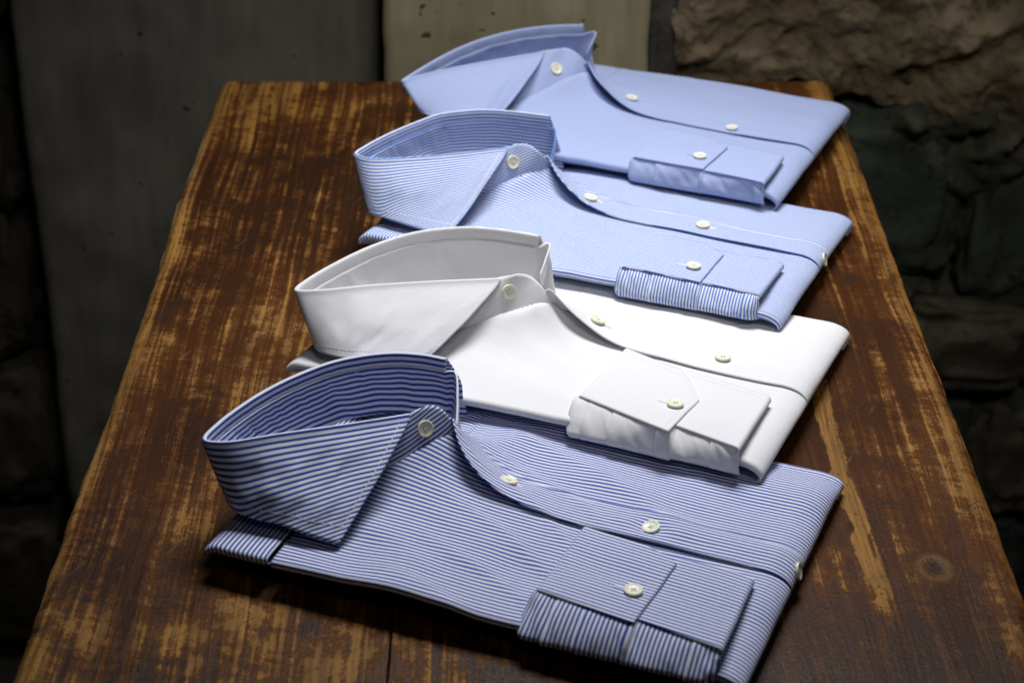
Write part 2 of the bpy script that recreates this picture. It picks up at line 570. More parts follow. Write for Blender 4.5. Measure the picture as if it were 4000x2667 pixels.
def fbm3(p, octv, seed):
    return mnoise.fractal(Vector(p) + Vector((seed * 7.1, seed * 3.3, seed * 1.7)), 0.9, 2.1, octv, noise_basis='PERLIN_ORIGINAL')


def rock(parent, c, s, seed, mat, box_=0.55, rough=0.16):
    import bmesh
    bm = bmesh.new()
    bmesh.ops.create_icosphere(bm, subdivisions=5, radius=1.0)
    for v in bm.verts:
        p = v.co.normalized()
        q = Vector([math.copysign(abs(t) ** box_, t) for t in p])
        n1 = fbm3(p * 1.3, 3, seed)
        n2 = fbm3(p * 4.5, 5, seed + 5)
        q = q * (1 + rough * n1 + rough * 0.42 * n2)
        v.co = Vector((q.x * s[0], q.y * s[1], q.z * s[2]))
    me = bpy.data.meshes.new('stone')
    bm.to_mesh(me)
    bm.free()
    me.polygons.foreach_set('use_smooth', [True] * len(me.polygons))
    me.materials.append(mat)
    o = bpy.data.objects.new('stone', me)
    o.location = c
    return put(o, parent)


wall = empty('rubble_wall', (0.45, 1.85, FLOOR_Z))
tag(wall, 'rough rubble stone wall with brown mortar beyond the table', 'wall')


def rough_sheet(name, parent, x0, x1, ztop, zbot, yf, amp, seed, mat, nx=300, nz=220, fold=0.10, org=(0.45, 1.85, FLOOR_Z)):
    X = np.linspace(x0, x1, nx)[:, None] + np.zeros((1, nz))
    t = np.linspace(0, 1, nz)[None, :] + np.zeros((nx, 1))
    zb = np.array([zbot(x) for x in X[:, 0]])[:, None]
    q = np.clip((t - 0.86) / 0.14, 0, 1)
    ta = np.clip(t / 0.86, 0, 1)
    Z = ztop + (zb - ztop) * ta - 0.004 * np.sin(q * math.pi)
    Y = yf + 0.016 * np.clip((ta - 0.8) / 0.2, 0, 1) ** 2 + fold * q

    def fb(fx, fz, oc, sd_):
        v, a = 0, 1.0
        for o in range(oc):
            ang = 0.6 * o
            v = v + a * vnoise((X * math.cos(ang) + Z * math.sin(ang)) * fx * 2.03 ** o, (Z * math.cos(ang) - X * math.sin(ang)) * fz * 2.03 ** o, sd_ + o)
            a *= 0.52
        return v
    b = fb(7, 9, 3, seed)
    f = fb(24, 30, 6, seed + 13)
    r = 1 - np.abs(fb(13, 20, 5, seed + 26)) * 1.6
    Y = Y - amp * (1 - q) * (0.9 * b + 0.55 * f + 0.40 * r)
    P = np.stack([X - org[0] + 0.2 * amp * f, Y - org[1], Z - org[2] + 0.25 * amp * b], 2)
    return grid_obj(name, P, P[:, :, [0, 2]].copy(), mat, parent)


lx_ = [0.10, 0.28, 0.317, 0.341, 0.357, 0.388, 0.409, 0.423, 0.449, 0.462, 0.49, 0.60, 0.9]
lz_ = [-0.045, -0.05, -0.059, -0.061, -0.071, -0.065, -0.084, -0.097, -0.094, -0.092, -0.109, -0.13, -0.12]
rough_sheet('mortar', wall, 0.150, 0.95, 0.40, lambda x: float(np.interp(x, lx_, lz_)) - 0.012 * vnoise(x * 40, 0, 4), 1.785, 0.014, 31, M['mortar'])
rough_sheet('mortar', wall, 0.12, 0.95, -0.045, lambda x: FLOOR_Z, 1.812, 0.030, 77, M['lowrock'], 170, 190)


def stone(c, s, seed, mat, **k):
    return rock(wall, (c[0] - 0.45, c[1] - 1.85, c[2] - FLOOR_Z), s, seed, mat, **k)


stone((0.142, 1.83, 0.10), (0.0165, 0.05, 0.30), 3, M['greyrock'], box_=0.35, rough=0.05)
stone((0.36, 1.865, -0.17), (0.105, 0.075, 0.105), 5, M['green'])
stone((0.53, 1.865, -0.21), (0.085, 0.07, 0.095), 8, M['green'])
stone((0.345, 1.86, -0.33), (0.07, 0.07, 0.06), 12, M['brownrock'])
stone((0.475, 1.85, -0.335), (0.085, 0.075, 0.055), 14, M['brownrock'])
stone((0.63, 1.86, -0.33), (0.085, 0.07, 0.07), 17, M['greyrock'])
stone((0.40, 1.855, -0.46), (0.095, 0.07, 0.07), 19, M['green'])
stone((0.56, 1.85, -0.47), (0.085, 0.07, 0.075), 23, M['brownrock'])
stone((0.46, 1.85, -0.62), (0.11, 0.07, 0.085), 29, M['green'])
stone((0.68, 1.85, -0.60), (0.10, 0.07, 0.09), 33, M['brownrock'])

wall2 = empty('rubble_wall', (-0.6, 1.88, FLOOR_Z))
tag(wall2, 'dark rough stone edge beside the grey concrete panel', 'wall')
rough_sheet('mortar', wall2, -1.1, -0.475, 0.5, lambda x: FLOOR_Z, 1.90, 0.022, 91, M['brownrock'], 90, 150, org=(-0.6, 1.88, FLOOR_Z))
for i_, (zc, hz) in enumerate(((-0.66, 0.095), (-0.47, 0.09), (-0.29, 0.09), (-0.12, 0.085), (0.06, 0.09), (0.24, 0.09))):
    rock(wall2, (0.018 + 0.006 * math.sin(i_ * 2.1), 0.0, zc - FLOOR_Z), (0.085, 0.06, hz), 50 + i_ * 3, M['brownrock'], 0.5, 0.14)

# ------------------------------------------------------------------ the shirts
CT = {
'A': dict(N=[[-0.2306, 0.1103, 0.062], [-0.257, 0.0844, 0.064], [-0.2871, 0.0568, 0.066], [-0.3103, 0.0383, 0.066]], TL=[-0.3237, 0.0372, 0.065], Fr=[[-0.3267, 0.0573, 0.064], [-0.3199, 0.0968, 0.0644], [-0.3101, 0.1223, 0.0649], [-0.2977, 0.1437, 0.0653], [-0.2839, 0.1572, 0.0657], [-0.268, 0.1669, 0.0661], [-0.2497, 0.1711, 0.0666], [-0.2337, 0.1709, 0.067]], E=[[-0.2273, 0.1631, 0.061], [-0.2176, 0.1446, 0.055], [-0.2106, 0.1268, 0.047]], tab=[[-0.2272, 0.1162, 0.063], [-0.2226, 0.1233, 0.0625], [-0.2172, 0.1265, 0.059], [-0.2129, 0.1273, 0.053], [-0.2106, 0.1268, 0.047]], seam=[[-0.2106, 0.1268, 0.0455], [-0.2257, 0.0981, 0.037], [-0.242, 0.0792, 0.03]], pt=[-0.2364, 0.0251, 0.0235], bot=[[-0.2554, 0.023, 0.027], [-0.2718, 0.0234, 0.029], [-0.2882, 0.0233, 0.029]], BL=[-0.3054, 0.0283, 0.029], btn=[-0.2166, 0.1083, 0.056], bt=[[-0.1711, 0.1156], [-0.0814, 0.1093]], cb=[-0.0683, 0.0387], cTL=[-0.1129, 0.0871], cBL=[-0.1145, 0.021], co1=[-0.0559, 0.0592], co2=[-0.059, 0.012], crTR=[-0.015, 0.0784], crBR=[-0.0126, 0.01], O=[0.1131, 0.8025, 0.0], tilt=0, yb=0.096, wid=0.220, seed=1, wr=1.7),
'B': dict(N=[[-0.2008, 0.0958, 0.062], [-0.2346, 0.0749, 0.062], [-0.2697, 0.0512, 0.062], [-0.2984, 0.0283, 0.062]], TL=[-0.3117, 0.0253, 0.061], Fr=[[-0.3143, 0.047, 0.06], [-0.3048, 0.0978, 0.061], [-0.2947, 0.1239, 0.062], [-0.2834, 0.1414, 0.063], [-0.2693, 0.1534, 0.064], [-0.2509, 0.163, 0.065], [-0.2264, 0.1658, 0.066], [-0.2004, 0.1642, 0.067]], E=[[-0.1956, 0.1655, 0.061], [-0.1923, 0.1492, 0.055], [-0.1918, 0.1374, 0.047]], tab=[[-0.196, 0.1003, 0.063], [-0.1916, 0.1068, 0.0625], [-0.186, 0.1122, 0.059], [-0.1782, 0.1123, 0.053], [-0.1722, 0.1107, 0.047]], seam=[[-0.1722, 0.1107, 0.0455], [-0.1961, 0.0859, 0.037], [-0.2245, 0.0597, 0.03]], pt=[-0.2276, 0.0164, 0.0235], bot=[[-0.2429, 0.0104, 0.027], [-0.2555, 0.0075, 0.029], [-0.2714, 0.0061, 0.029]], BL=[-0.2895, 0.0097, 0.029], btn=[-0.1867, 0.0889, 0.056], bt=[[-0.1439, 0.1259], [-0.0575, 0.1264]], cb=[-0.061, 0.0321], cTL=[-0.114, 0.0993], cBL=[-0.1154, 0.0181], co1=[-0.0494, 0.0534], co2=[-0.0535, -0.0023], crTR=[-0.0146, 0.0776], crBR=[-0.0126, -0.0014], O=[0.1415, 0.9815, 0.015], tilt=4, yb=0.107, wid=0.227, seed=2, wr=0.6),
'C': dict(N=[[-0.2392, 0.1126, 0.062], [-0.2648, 0.0861, 0.062], [-0.2917, 0.0602, 0.063], [-0.3189, 0.0438, 0.063]], TL=[-0.334, 0.051, 0.062], Fr=[[-0.3363, 0.0712, 0.061], [-0.3308, 0.1064, 0.0619], [-0.3226, 0.1362, 0.0627], [-0.315, 0.1558, 0.0636], [-0.3007, 0.1695, 0.0644], [-0.2843, 0.1784, 0.0653], [-0.262, 0.1819, 0.0661], [-0.2324, 0.1819, 0.067]], E=[[-0.2238, 0.1655, 0.061], [-0.216, 0.144, 0.055], [-0.2146, 0.1319, 0.047]], tab=[[-0.2349, 0.1191, 0.063], [-0.2282, 0.124, 0.0625], [-0.2194, 0.1243, 0.059], [-0.215, 0.1269, 0.053], [-0.2143, 0.131, 0.047]], seam=[[-0.214, 0.1304, 0.0455], [-0.2328, 0.1113, 0.037], [-0.2512, 0.0834, 0.03]], pt=[-0.2462, 0.0169, 0.0235], bot=[[-0.2679, 0.0161, 0.027], [-0.2813, 0.0153, 0.029], [-0.2947, 0.0183, 0.029]], BL=[-0.3111, 0.0238, 0.029], btn=[-0.2208, 0.099, 0.056], bt=[[-0.1768, 0.1251], [-0.0879, 0.1219]], cb=[-0.0661, 0.0287], cTL=[-0.1097, 0.0812], cBL=[-0.1093, 0.0084], co1=[-0.0565, 0.0544], co2=[-0.0551, 0.0066], crTR=[-0.016, 0.072], crBR=[-0.016, 0.008], O=[0.1746, 1.169, 0.015], tilt=4, yb=0.107, wid=0.214, seed=3, wr=0.8),
'D': dict(N=[[-0.2329, 0.1231, 0.062], [-0.2609, 0.0963, 0.0595], [-0.2893, 0.0718, 0.056], [-0.3133, 0.0472, 0.0525]], TL=[-0.3206, 0.0335, 0.0515], Fr=[[-0.3202, 0.0494, 0.052], [-0.315, 0.0858, 0.0543], [-0.3067, 0.1212, 0.0567], [-0.2943, 0.1487, 0.059], [-0.276, 0.1727, 0.0613], [-0.2538, 0.1875, 0.0637], [-0.2254, 0.1969, 0.066]], E=[[-0.2152, 0.1933, 0.061], [-0.2122, 0.175, 0.055], [-0.2143, 0.1684, 0.047]], tab=[[-0.2265, 0.1266, 0.063], [-0.2178, 0.1365, 0.0625], [-0.2083, 0.1361, 0.059], [-0.2024, 0.1376, 0.053], [-0.1995, 0.1388, 0.047]], seam=[[-0.1979, 0.1344, 0.0455], [-0.2165, 0.1025, 0.037], [-0.2368, 0.0803, 0.03]], pt=[-0.2426, 0.0349, 0.0235], bot=[[-0.2554, 0.0253, 0.027], [-0.2678, 0.020, 0.029], [-0.2837, 0.0196, 0.029]], BL=[-0.3, 0.0254, 0.029], btn=[-0.2123, 0.111, 0.056], bt=[[-0.1603, 0.139], [-0.0677, 0.1207]], cb=[-0.0648, 0.0236], cTL=[-0.1107, 0.0797], cBL=[-0.1106, 0.0036], co1=[-0.0546, 0.0487], co2=[-0.0556, 0.0004], crTR=[-0.0121, 0.0654], crBR=[-0.0092, -0.0037], O=[0.1954, 1.3613, 0.015], tilt=3, yb=0.110, wid=0.238, seed=4, wr=0.75),
}


def button_mesh():
    """four-hole shirt button, dished face with a rim, lying on z = 0"""
    import bmesh
    rad, hgt = 0.0058, 0.0026
    prof = [(0.0, 0.0), (0.0050, 0.0), (0.0056, 0.0003), (0.0058, 0.0009), (0.0058, 0.0019), (0.0056, 0.0024), (0.0052, 0.0026),
            (0.0046, 0.0025), (0.0041, 0.0021), (0.0034, 0.0019), (0.0022, 0.0018), (0.0, 0.0018)]
    V, F_, mi = [], [], []
    n = 36
    for r, z in prof:
        for k in range(n):
            a = 2 * math.pi * k / n
            V.append((r * math.cos(a), r * math.sin(a), z))
    for i in range(len(prof) - 1):
        for k in range(n):
            k2 = (k + 1) % n
            F_.append((i * n + k, i * n + k2, (i + 1) * n + k2, (i + 1) * n + k))
            mi.append(0)
    # holes: four flat discs, shade put into their colour, and a cross of thread over them
    for sx in (-1, 1):
        for sy in (-1, 1):
            b = len(V)
            cx, cy = 0.00105 * sx, 0.00105 * sy
            for k in range(10):
                a = 2 * math.pi * k / 10
                V.append((cx + 0.0006 * math.cos(a), cy + 0.0006 * math.sin(a), 0.00184))
            F_.append(tuple(range(b, b + 10)))
            mi.append(1)
    for s in (-1, 1):
        d = Vector((1, s, 0)).normalized()
        nrm = Vector((-s, 1, 0)).normalized() * 0.00028
        b = len(V)
        for t in np.linspace(-1, 1, 7):
            c = d * (0.0017 * t)
            h = 0.00185 + 0.0006 * (1 - t * t)
            V.append((c.x + nrm.x, c.y + nrm.y, h))
            V.append((c.x, c.y, h + 0.0002))
            V.append((c.x - nrm.x, c.y - nrm.y, h))
        for k in range(6):
            for q in range(2):
                F_.append((b + k * 3 + q, b + k * 3 + q + 1, b + k * 3 + 4 + q, b + k * 3 + 3 + q))
                mi.append(2)
    me = bpy.data.meshes.new('button')
    me.from_pydata(V, [], F_)
    me.polygons.foreach_set('use_smooth', [True] * len(me.polygons))
    me.materials.append(M['button'])
    me.materials.append(M['hole'])
    me.materials.append(M['thread_w'])
    me.polygons.foreach_set('material_index', mi)
    me.update()
    return me


M['hole'] = simple('button_hole_shade', (0.12, 0.11, 0.08), 0.8, 0.2)
BUTTON = button_mesh()


def add_button(parent, pos, normal, spin=0.0):
    o = bpy.data.objects.new('button', BUTTON)
    put(o, parent)
    q = Vector(normal).to_track_quat('Z', 'Y')
    o.rotation_mode = 'QUATERNION'
    from mathutils import Quaternion
    o.rotation_quaternion = q @ Quaternion((0, 0, 1), spin)
    o.location = pos
    o.scale = (0.88, 0.88, 0.72)
    return o


def stitch_line(name, pts, nrm, mat, parent, step=0.0026, dash=0.0017, rad=0.00024):
    if len(pts) < 2:
        return None
    pts = np.asarray(pts, float)
    d = np.r_[0, np.cumsum(np.linalg.norm(np.diff(pts, axis=0), axis=1))]
    V, F_ = [], []
    for s in np.arange(0, d[-1] - dash, step):
        a = np.array([np.interp(s, d, pts[:, k]) for k in range(3)])
        b = np.array([np.interp(s + dash, d, pts[:, k]) for k in range(3)])
        nn = np.array([np.interp(s, d, np.asarray(nrm)[:, k]) for k in range(3)])
        nn /= np.linalg.norm(nn) + 1e-9
        t = (b - a) / (np.linalg.norm(b - a) + 1e-9)
        sd = np.cross(nn, t) * rad
        i = len(V)
        up = nn * rad * 1.1
        V += [a + sd, a - sd, b - sd, b + sd, a * .75 + b * .25 + up, b * .75 + a * .25 + up]
        F_ += [(i, i + 4, i + 1), (i + 1, i + 4, i + 5, i + 2), (i + 2, i + 5, i + 3), (i + 3, i + 5, i + 4, i)]
    if not V:
        return None
    o = mesh_obj(name, V, F_, mat, parent, True)
    o['kind'] = 'stuff'
    return o


def grid_normals(P):
    du = np.gradient(P, axis=0)
    dv = np.gradient(P, axis=1)
    n = np.cross(du, dv)
    return n / (np.linalg.norm(n, axis=2, keepdims=True) + 1e-12)


WX = 0.017
XR = 0.004


def make_shirt(key, mat, thread, label):
    c = {k: (np.array(v) if isinstance(v, list) else v) for k, v in CT[key].items()}
    SC = {'A': dict(front_panel=1.20, yoke=1.25, cuff=1.24, sleeve=1.34, collar=0.91), 'C': dict(front_panel=1.10, yoke=1.2, cuff=1.1, sleeve=1.35, collar=1.08)}.get(key, {})
    sd, wr, wid, yb = c['seed'], c['wr'], c['wid'], c['yb']
    root = bpy.data.objects.new('folded_shirt', None)
    put(root)
    root.empty_display_size = 0.05
    root.matrix_world = Matrix.Translation(Vector(CT[key]['O'])) @ Matrix.Rotation(R(-22), 4, 'Z') @ Matrix.Rotation(R(-c['tilt']), 4, 'X')
    tag(root, label, 'shirt', 'folded dress shirts on the table')
    tx, ty, tz = c['seam'][0]
    s0, s2 = c['seam'][0][:2], c['seam'][2][:2]
    ldir = (s0 - s2) / np.linalg.norm(s0 - s2)
    lnrm = np.array([ldir[1], -ldir[0]])
    bc = (tx - 0.004, ty - 0.004)

    def wrinkle(x, y):
        a = x * math.cos(0.22) - y * math.sin(0.22)
        b = x * math.sin(0.22) + y * math.cos(0.22)
        v = 0.0016 * vnoise(a * 9, b * 30, sd) + 0.0008 * vnoise(a * 22, b * 60, sd + 9) + 0.0005 * vnoise(x * 30, y * 40, sd + 15)
        # cloth drawn in a little round every button
        for (bx, by) in c['bt']:
            rr = np.hypot(x - bx, (y - by) * 1.3)
            v = v - 0.0011 * np.exp(-(rr / 0.008) ** 2) + 0.0007 * np.exp(-((y - by) / 0.006) ** 2) * np.exp(-((np.abs(x - bx) - 0.017) / 0.012) ** 2)
        # long soft creases running down from the neck
        cr = np.sin((x * 0.35 + y) * 190 + 3.0 * vnoise(x * 12, y * 12, sd + 21))
        v = v + 0.0005 * np.clip(cr, 0, 1) ** 3 * np.exp(-((x - tx - 0.05) / 0.06) ** 2)
        return wr * v

    def T(x, y, far=False):
        x = np.asarray(x, float)
        y = np.asarray(y, float)
        q_ = np.clip(x + 0.063, 0, 0.046)
        x = np.minimum(x, -0.063) + q_ - q_ * q_ / (2 * 0.046)
        z = 0.0205 - 0.003 * smoothstep((y - wid + 0.09) / 0.09) - 0.002 * smoothstep((x + 0.12) / 0.1) + 0.0010 * np.sin((x + 0.3) * 14)
        al = (x - s0[0]) * ldir[0] + (y - s0[1]) * ldir[1]
        pe = (x - s0[0]) * lnrm[0] + (y - s0[1]) * lnrm[1]
        sa = np.linalg.norm(s0 - s2) / 1.37
        fa = np.where(al < 0, np.exp(-0.5 * (al / sa) ** 2), np.exp(-np.maximum(al, 0) / 0.026))
        pp = np.abs(pe)
        g = 0.0245 * fa * np.exp(-(np.sqrt(pp * pp + 0.004 ** 2) - 0.004) / (0.019 if not far else 0.024)) - 0.0002
        if not far:
            d = (x - s2[0]) * lnrm[0] + (y - s2[1]) * lnrm[1]
            g = g * np.where(d < 0, np.exp(-(d / 0.009) ** 2), 1.0) - 0.011 * smoothstep(-d / 0.02) * smoothstep((y - 0.055) / 0.03)
        fall = smoothstep((x + 0.32) / 0.06)
        return z + g + wrinkle(x, y) * (0.4 + 0.6 * fall)

    def yp(x):
        return yb + (ty + 0.001 - yb) * np.exp(np.minimum((tx - x) / 0.017, 0.0)) + 0.0012 * vnoise(x * 30, 0.5, sd + 30)

    def farz(x, y):
        lift = 0.0085 * np.exp(-((x - tx - 0.012) / 0.026) ** 2)
        near = np.exp(-np.maximum(y - yp(x), 0) / 0.012)
        gap = 0.0002 + 0.0013 * np.clip(vnoise(x * 22, 0.0, sd + 40) + 0.15, 0, 1) * min(wr, 1.0)
        band = 0.0008 * (1 - smoothstep((y - yp(x) - 0.0285) / 0.0016)) - 0.0003 * np.exp(-((y - yp(x) - 0.0265) / 0.0008) ** 2)
        return T(x, y, True) + 0.0008 + band + near * (lift + gap)

    def panel(name, cols, rows, ymap, zf, off=0.0, vflip=False, thick=0.0009, curl=0.0028):
        """cols: (kind, x, phi); rows: (kind, t)"""
        nC, nR = len(cols), len(rows)
        P = np.zeros((nC, nR, 3))
        tops = [j for j, r_ in enumerate(rows) if r_[0] == 'top']
        tt = np.array([rows[j][1] for j in tops])
        for i, (ck, x, ph) in enumerate(cols):
            ya, yc = ymap(x)
            zr = dict(zip(tops, np.asarray(zf(x, ya + (yc - ya) * tt))))
            zta, ztc = zr[tops[0]], zr[tops[-1]]
            for j, (rk, t) in enumerate(rows):
                if rk == 'top':
                    y = ya + (yc - ya) * t
                    z = float(zr[j])
                elif rk == 'cf':                       # front curl
                    y = ya - curl * math.cos(R(t))
                    z = zta - curl + curl * math.sin(R(t))
                elif rk == 'tf':                       # tail tucked under the front
                    y = ya - curl * 0.5 + 0.028 * t
                    z = max(0.0022, (zta - curl * 1.87) * (1 - t) + 0.002 * t)
                elif rk == 'cb':                       # back curl
                    y = yc + curl * math.cos(R(t))
                    z = ztc - curl + curl * math.sin(R(t))
                elif rk == 'tb':
                    y = yc + curl * 0.5 - 0.010 * t
                    z = max(0.0022, (ztc - curl * 1.87) * (1 - t) + 0.002 * t)
                if ck == 'top':
                    P[i, j] = (x, y, z)
                else:
                    r = z / 2
                    sg = 1 if ck == 'wr' else -1
                    kf = 1.0 if rk == 'top' else (0.55 + 0.45 * min(1.0, z / zta)) if rk in ('cf', 'tf') else (0.86 + 0.14 * min(1.0, z / ztc))
                    if ph >= -90:
                        P[i, j] = (x + sg * kf * abs(WX if sg > 0 else 0.010) * math.cos(R(ph)), y, r + (r if ph > 0 else r - 0.0012) * math.sin(R(ph)))
                    else:
                        P[i, j] = (x + sg * (ph + 90) * 0.0005, y, 0.0012)
        P[:, :, 2] += off
        u = arclen(P, 0)
        v = arclen(P, 1)
        j0 = [j for j, r_ in enumerate(rows) if r_[0] == 'top'][0]
        vy = v - v[:, [j0]]
        iref = len(cols) // 2
        UV = np.stack([u, vy[iref][None, :] + 0 * u], 2)
        # stripes follow the cloth's own width, counted from the free edge
        y_first = np.array([ymap(x)[0] for _, x, _ in cols])
        UV[:, :, 1] = vy + (y_first[:, None] if name != 'yoke' else 0)
        if vflip:
            UV = UV[:, :, ::-1].copy()
        UV[:, :, 1 if name != 'yoke' else 0] *= SC.get(name, 1.0)
        return grid_obj(name, P, UV, mat, root, thick), P

    wrapR = [('wr', -WX + XR, p) for p in np.linspace(84, -90, 22)] + [('wr', -WX + XR, -90 - q) for q in (8, 20, 40)]
    curlF = [('tf', 1.0), ('tf', 0.5)] + [('cf', a) for a in np.linspace(-60, 75, 9)]
    curlB = [('cb', a) for a in np.linspace(75, -60, 8)] + [('tb', 0.5), ('tb', 1.0)]

    # ---- inner folded layers (the bulk of the shirt)
    nx, ny = 40, 20
    P = np.zeros((nx, ny, 3))
    zt = lambda x, y: float(T(x, y, False)) * 0.80 - 0.0005 - 0.012 * math.exp(-0.5 * (((x - bc[0] + 0.03) / 0.05) ** 2 + ((y - bc[1]) / 0.05) ** 2))
    V, F_ = [], []
    xs = np.linspace(-0.300, -0.012, nx)
    ys = np.linspace(0.026, wid - 0.012, ny)
    for x in xs:
        for y in ys:
            V.append((x, y, zt(x, y)))
    for x in xs:
        for y in ys:
            V.append((x, y, 0.001))
    o_ = nx * ny
    for i in range(nx - 1):
        for j in range(ny - 1):
            a, b, d, e = i * ny + j, (i + 1) * ny + j, (i + 1) * ny + j + 1, i * ny + j + 1
            F_.append((a, b, d, e))
            F_.append((o_ + a, o_ + e, o_ + d, o_ + b))
    for i in range(nx - 1):
        for j, fl_ in ((0, False), (ny - 1, True)):
            a, b = i * ny + j, (i + 1) * ny + j
            F_.append((a, o_ + a, o_ + b, b) if not fl_ else (b, o_ + b, o_ + a, a))
    for j in range(ny - 1):
        for i in (0, nx - 1):
            a, b = i * ny + j, i * ny + j + 1
            F_.append((a, b, o_ + b, o_ + a))
    mesh_obj('back_panel', V, F_, mat, root, True, None, [(v[0], v[2] * 2 + v[1]) for v in V])

    # ---- near front panel
    x_l = -0.266
    cols = [('top', x, 0) for x in np.linspace(x_l, -WX + XR, 110)] + wrapR
    rows = curlF + [('top', t) for t in np.linspace(0, 1, 60)]
    npan, nP = panel('front_panel', cols, rows, lambda x: (0.0045, float(yp(x)) + 0.028 + 0.040 * float(smoothstep((tx - 0.006 - x) / 0.02))), lambda x, y: T(x, y))
    # ---- far front panel with the placket edge
    xs0 = tx - 0.005
    cols = [('top', x, 0) for x in np.linspace(xs0, -WX + XR, 110)] + wrapR
    rows = [('top', t) for t in np.r_[np.linspace(0, 0.15, 14)[:-1], np.linspace(0.15, 0.20, 5)[:-1], np.linspace(0.20, 0.32, 32)[:-1], np.linspace(0.32, 1, 36)]] + curlB
    fpan, fP = panel('front_panel', cols, rows, lambda x: (float(yp(x)), wid - 0.0045), farz)
    # ---- far shoulder, behind the collar
    fe = c['Fr'][-1]
    cols = [('top', x, 0) for x in np.linspace(-0.285, xs0 + 0.004, 40)]
    rows = [('top', t) for t in np.linspace(0, 1, 24)] + curlB
    far0 = lambda x: float(np.interp(x, [-0.285, fe[0] - 0.02, xs0 + 0.004], [fe[1] + 0.030, fe[1] + 0.012, ty + 0.006]))
    panel('front_panel', cols, rows, lambda x: (far0(x), wid - 0.0046 - 0.25 * max(0, -0.25 - x)), lambda x, y: T(x, y, True) * (1 if True else 0) + 0.0006)
    # ---- yoke at the shoulder
    colsY = [('wl', -0.300, p) for p in np.linspace(28, 84, 7)] + [('top', x, 0) for x in np.linspace(-0.300, -0.2685, 16)]
    rowsY = curlF + [('top', t) for t in np.linspace(0, 1, 40)]
    P_ = panel('yoke', colsY, rowsY, lambda x: (0.0045, wid * 0.80), lambda x, y: T(x, y, False), off=0.0012)
    yo = P_[0]
    ul = yo.data.uv_layers[0]
    arr = np.empty(len(yo.data.loops) * 2, dtype=np.float32)
    ul.data.foreach_get('uv', arr)
    arr = arr.reshape(-1, 2)[:, ::-1].copy()
    ul.data.foreach_set('uv', arr.ravel())

    # ---- placket seam, stitched
    for off_, nm in (((0.030, 'stitching'),) if key == 'B' else ()):
        xs = np.linspace(tx + 0.02, -0.012, 120)
        pts = [(x, float(yp(x)) + off_, float(farz(x, float(yp(x)) + off_)) + 0.0001) for x in xs]
        stitch_line(nm, pts, [(0, 0, 1)] * len(pts), thread, fpan)

    # ---- collar
    far_n = len(c['Fr'])
    fold_ctrl = [*c['N'], c['TL'], *c['Fr']]
    kTL = len(c['N'])
    kEnd = kTL + far_n
    nN, nF = 64, 84
    fold = keyed(fold_ctrl, [0, kTL, kEnd], [nN, nF])
    tg = np.gradient(fold, axis=0)
    tg[:, 2] = 0
    tg /= np.linalg.norm(tg, axis=1, keepdims=True)
    out = np.stack([-tg[:, 1], tg[:, 0], 0 * tg[:, 0]], 1)
    cen = fold.mean(0)
    if np.mean(np.sum(out * (fold - cen), 1)) < 0:
        out = -out
    # leaf bottom
    fb = []
    dense, idx = spline(c['Fr'])
    for k in range(far_n - 1):
        i = idx[k]
        t = dense[min(i + 3, len(dense) - 1)] - dense[max(i - 3, 0)]
        nn = np.array([t[1], -t[0], 0])
        nn /= np.linalg.norm(nn)
        if np.dot(nn, dense[i] - cen) < 0:
            nn = -nn
        q = dense[i] + nn * (-0.006 + 0.018 * k / far_n)
        q[2] = 0.026
        fb.append(q)
    fpt = c['Fr'][-1] + np.array([0.009, 0.012, 0])
    fpt[2] = 0.020
    bot_ctrl = [c['pt'], *c['bot'], c['BL'], *fb, fpt]
    bot = keyed(bot_ctrl, [0, 1 + len(c['bot']), len(bot_ctrl) - 1], [nN, nF])
    nS = fold.shape[0]
    cross = []
    for wz in (0.0105, 0.008, 0.0055, 0.003):
        cross.append(('in', wz))
    for a in np.linspace(170, 20, 8):
        cross.append(('arc', a))
    for t in np.linspace(0, 1, 30)[1:]:
        cross.append(('out', t))
    rf = 0.0017
    P = np.zeros((nS, len(cross), 3))
    up = np.array([0, 0, 1.0])
    for i in range(nS):
        for j, (k, v) in enumerate(cross):
            if k == 'in':
                p = fold[i] - out[i] * (rf + 0.0003 + 0.0007 * float(vnoise(i / nS * 100, v * 150, sd + 73)) * v / 0.0105) - up * (rf + v)
            elif k == 'arc':
                p = fold[i] + out[i] * rf * math.cos(R(v)) + up * rf * (math.sin(R(v)) - 1)
            else:
                a = fold[i] + out[i] * rf - up * rf
                cor = 1 - 0.9 * math.exp(-((i - nN) / 14.0) ** 2)
                p = a + (bot[i] - a) * v + out[i] * 0.0042 * cor * math.sin(math.pi * v)
                s = i / nS
                dent = (1.7 if key == 'A' else 1.0) * (0.0020 * vnoise(s * 18, v * 2.6, sd + 60) + 0.0008 * vnoise(s * 40, v * 5, sd + 61))
                p = p + out[i] * dent * cor * math.sin(math.pi * min(v * 1.0, 1)) * 0.9
            P[i, j] = p
    v_ = arclen(P, 1)
    v_ = v_ - v_[:, [7]]
    u_ = np.repeat(np.r_[0, np.cumsum(np.linalg.norm(np.diff(fold, axis=0), axis=1))][:, None], len(cross), 1)
    leaf = grid_obj('collar_leaf', P, np.stack([u_, v_ * SC.get('collar', 1.0)], 2), mat, root, 0.0011)
    LP = P
    # stand: near tab, inside of the ring, far end
    inset = fold - out * (rf + 0.0012) - up * 0.0085
    top_tab = keyed([c['tab'][4], c['tab'][3], c['tab'][2], c['tab'][1], c['tab'][0], c['N'][0] - out[0] * 0.002 - up * 0.001], [0, 5], [26])
    Ee = [e + np.array([0.0, 0.004, 0]) for e in c['E']]
    top_end = keyed([inset[-1], *Ee], [0, len(Ee)], [14])
    # join the tab's top smoothly onto the ring
    ease = smoothstep(np.linspace(0, 1, 14))[:, None]
    ring = inset.copy()
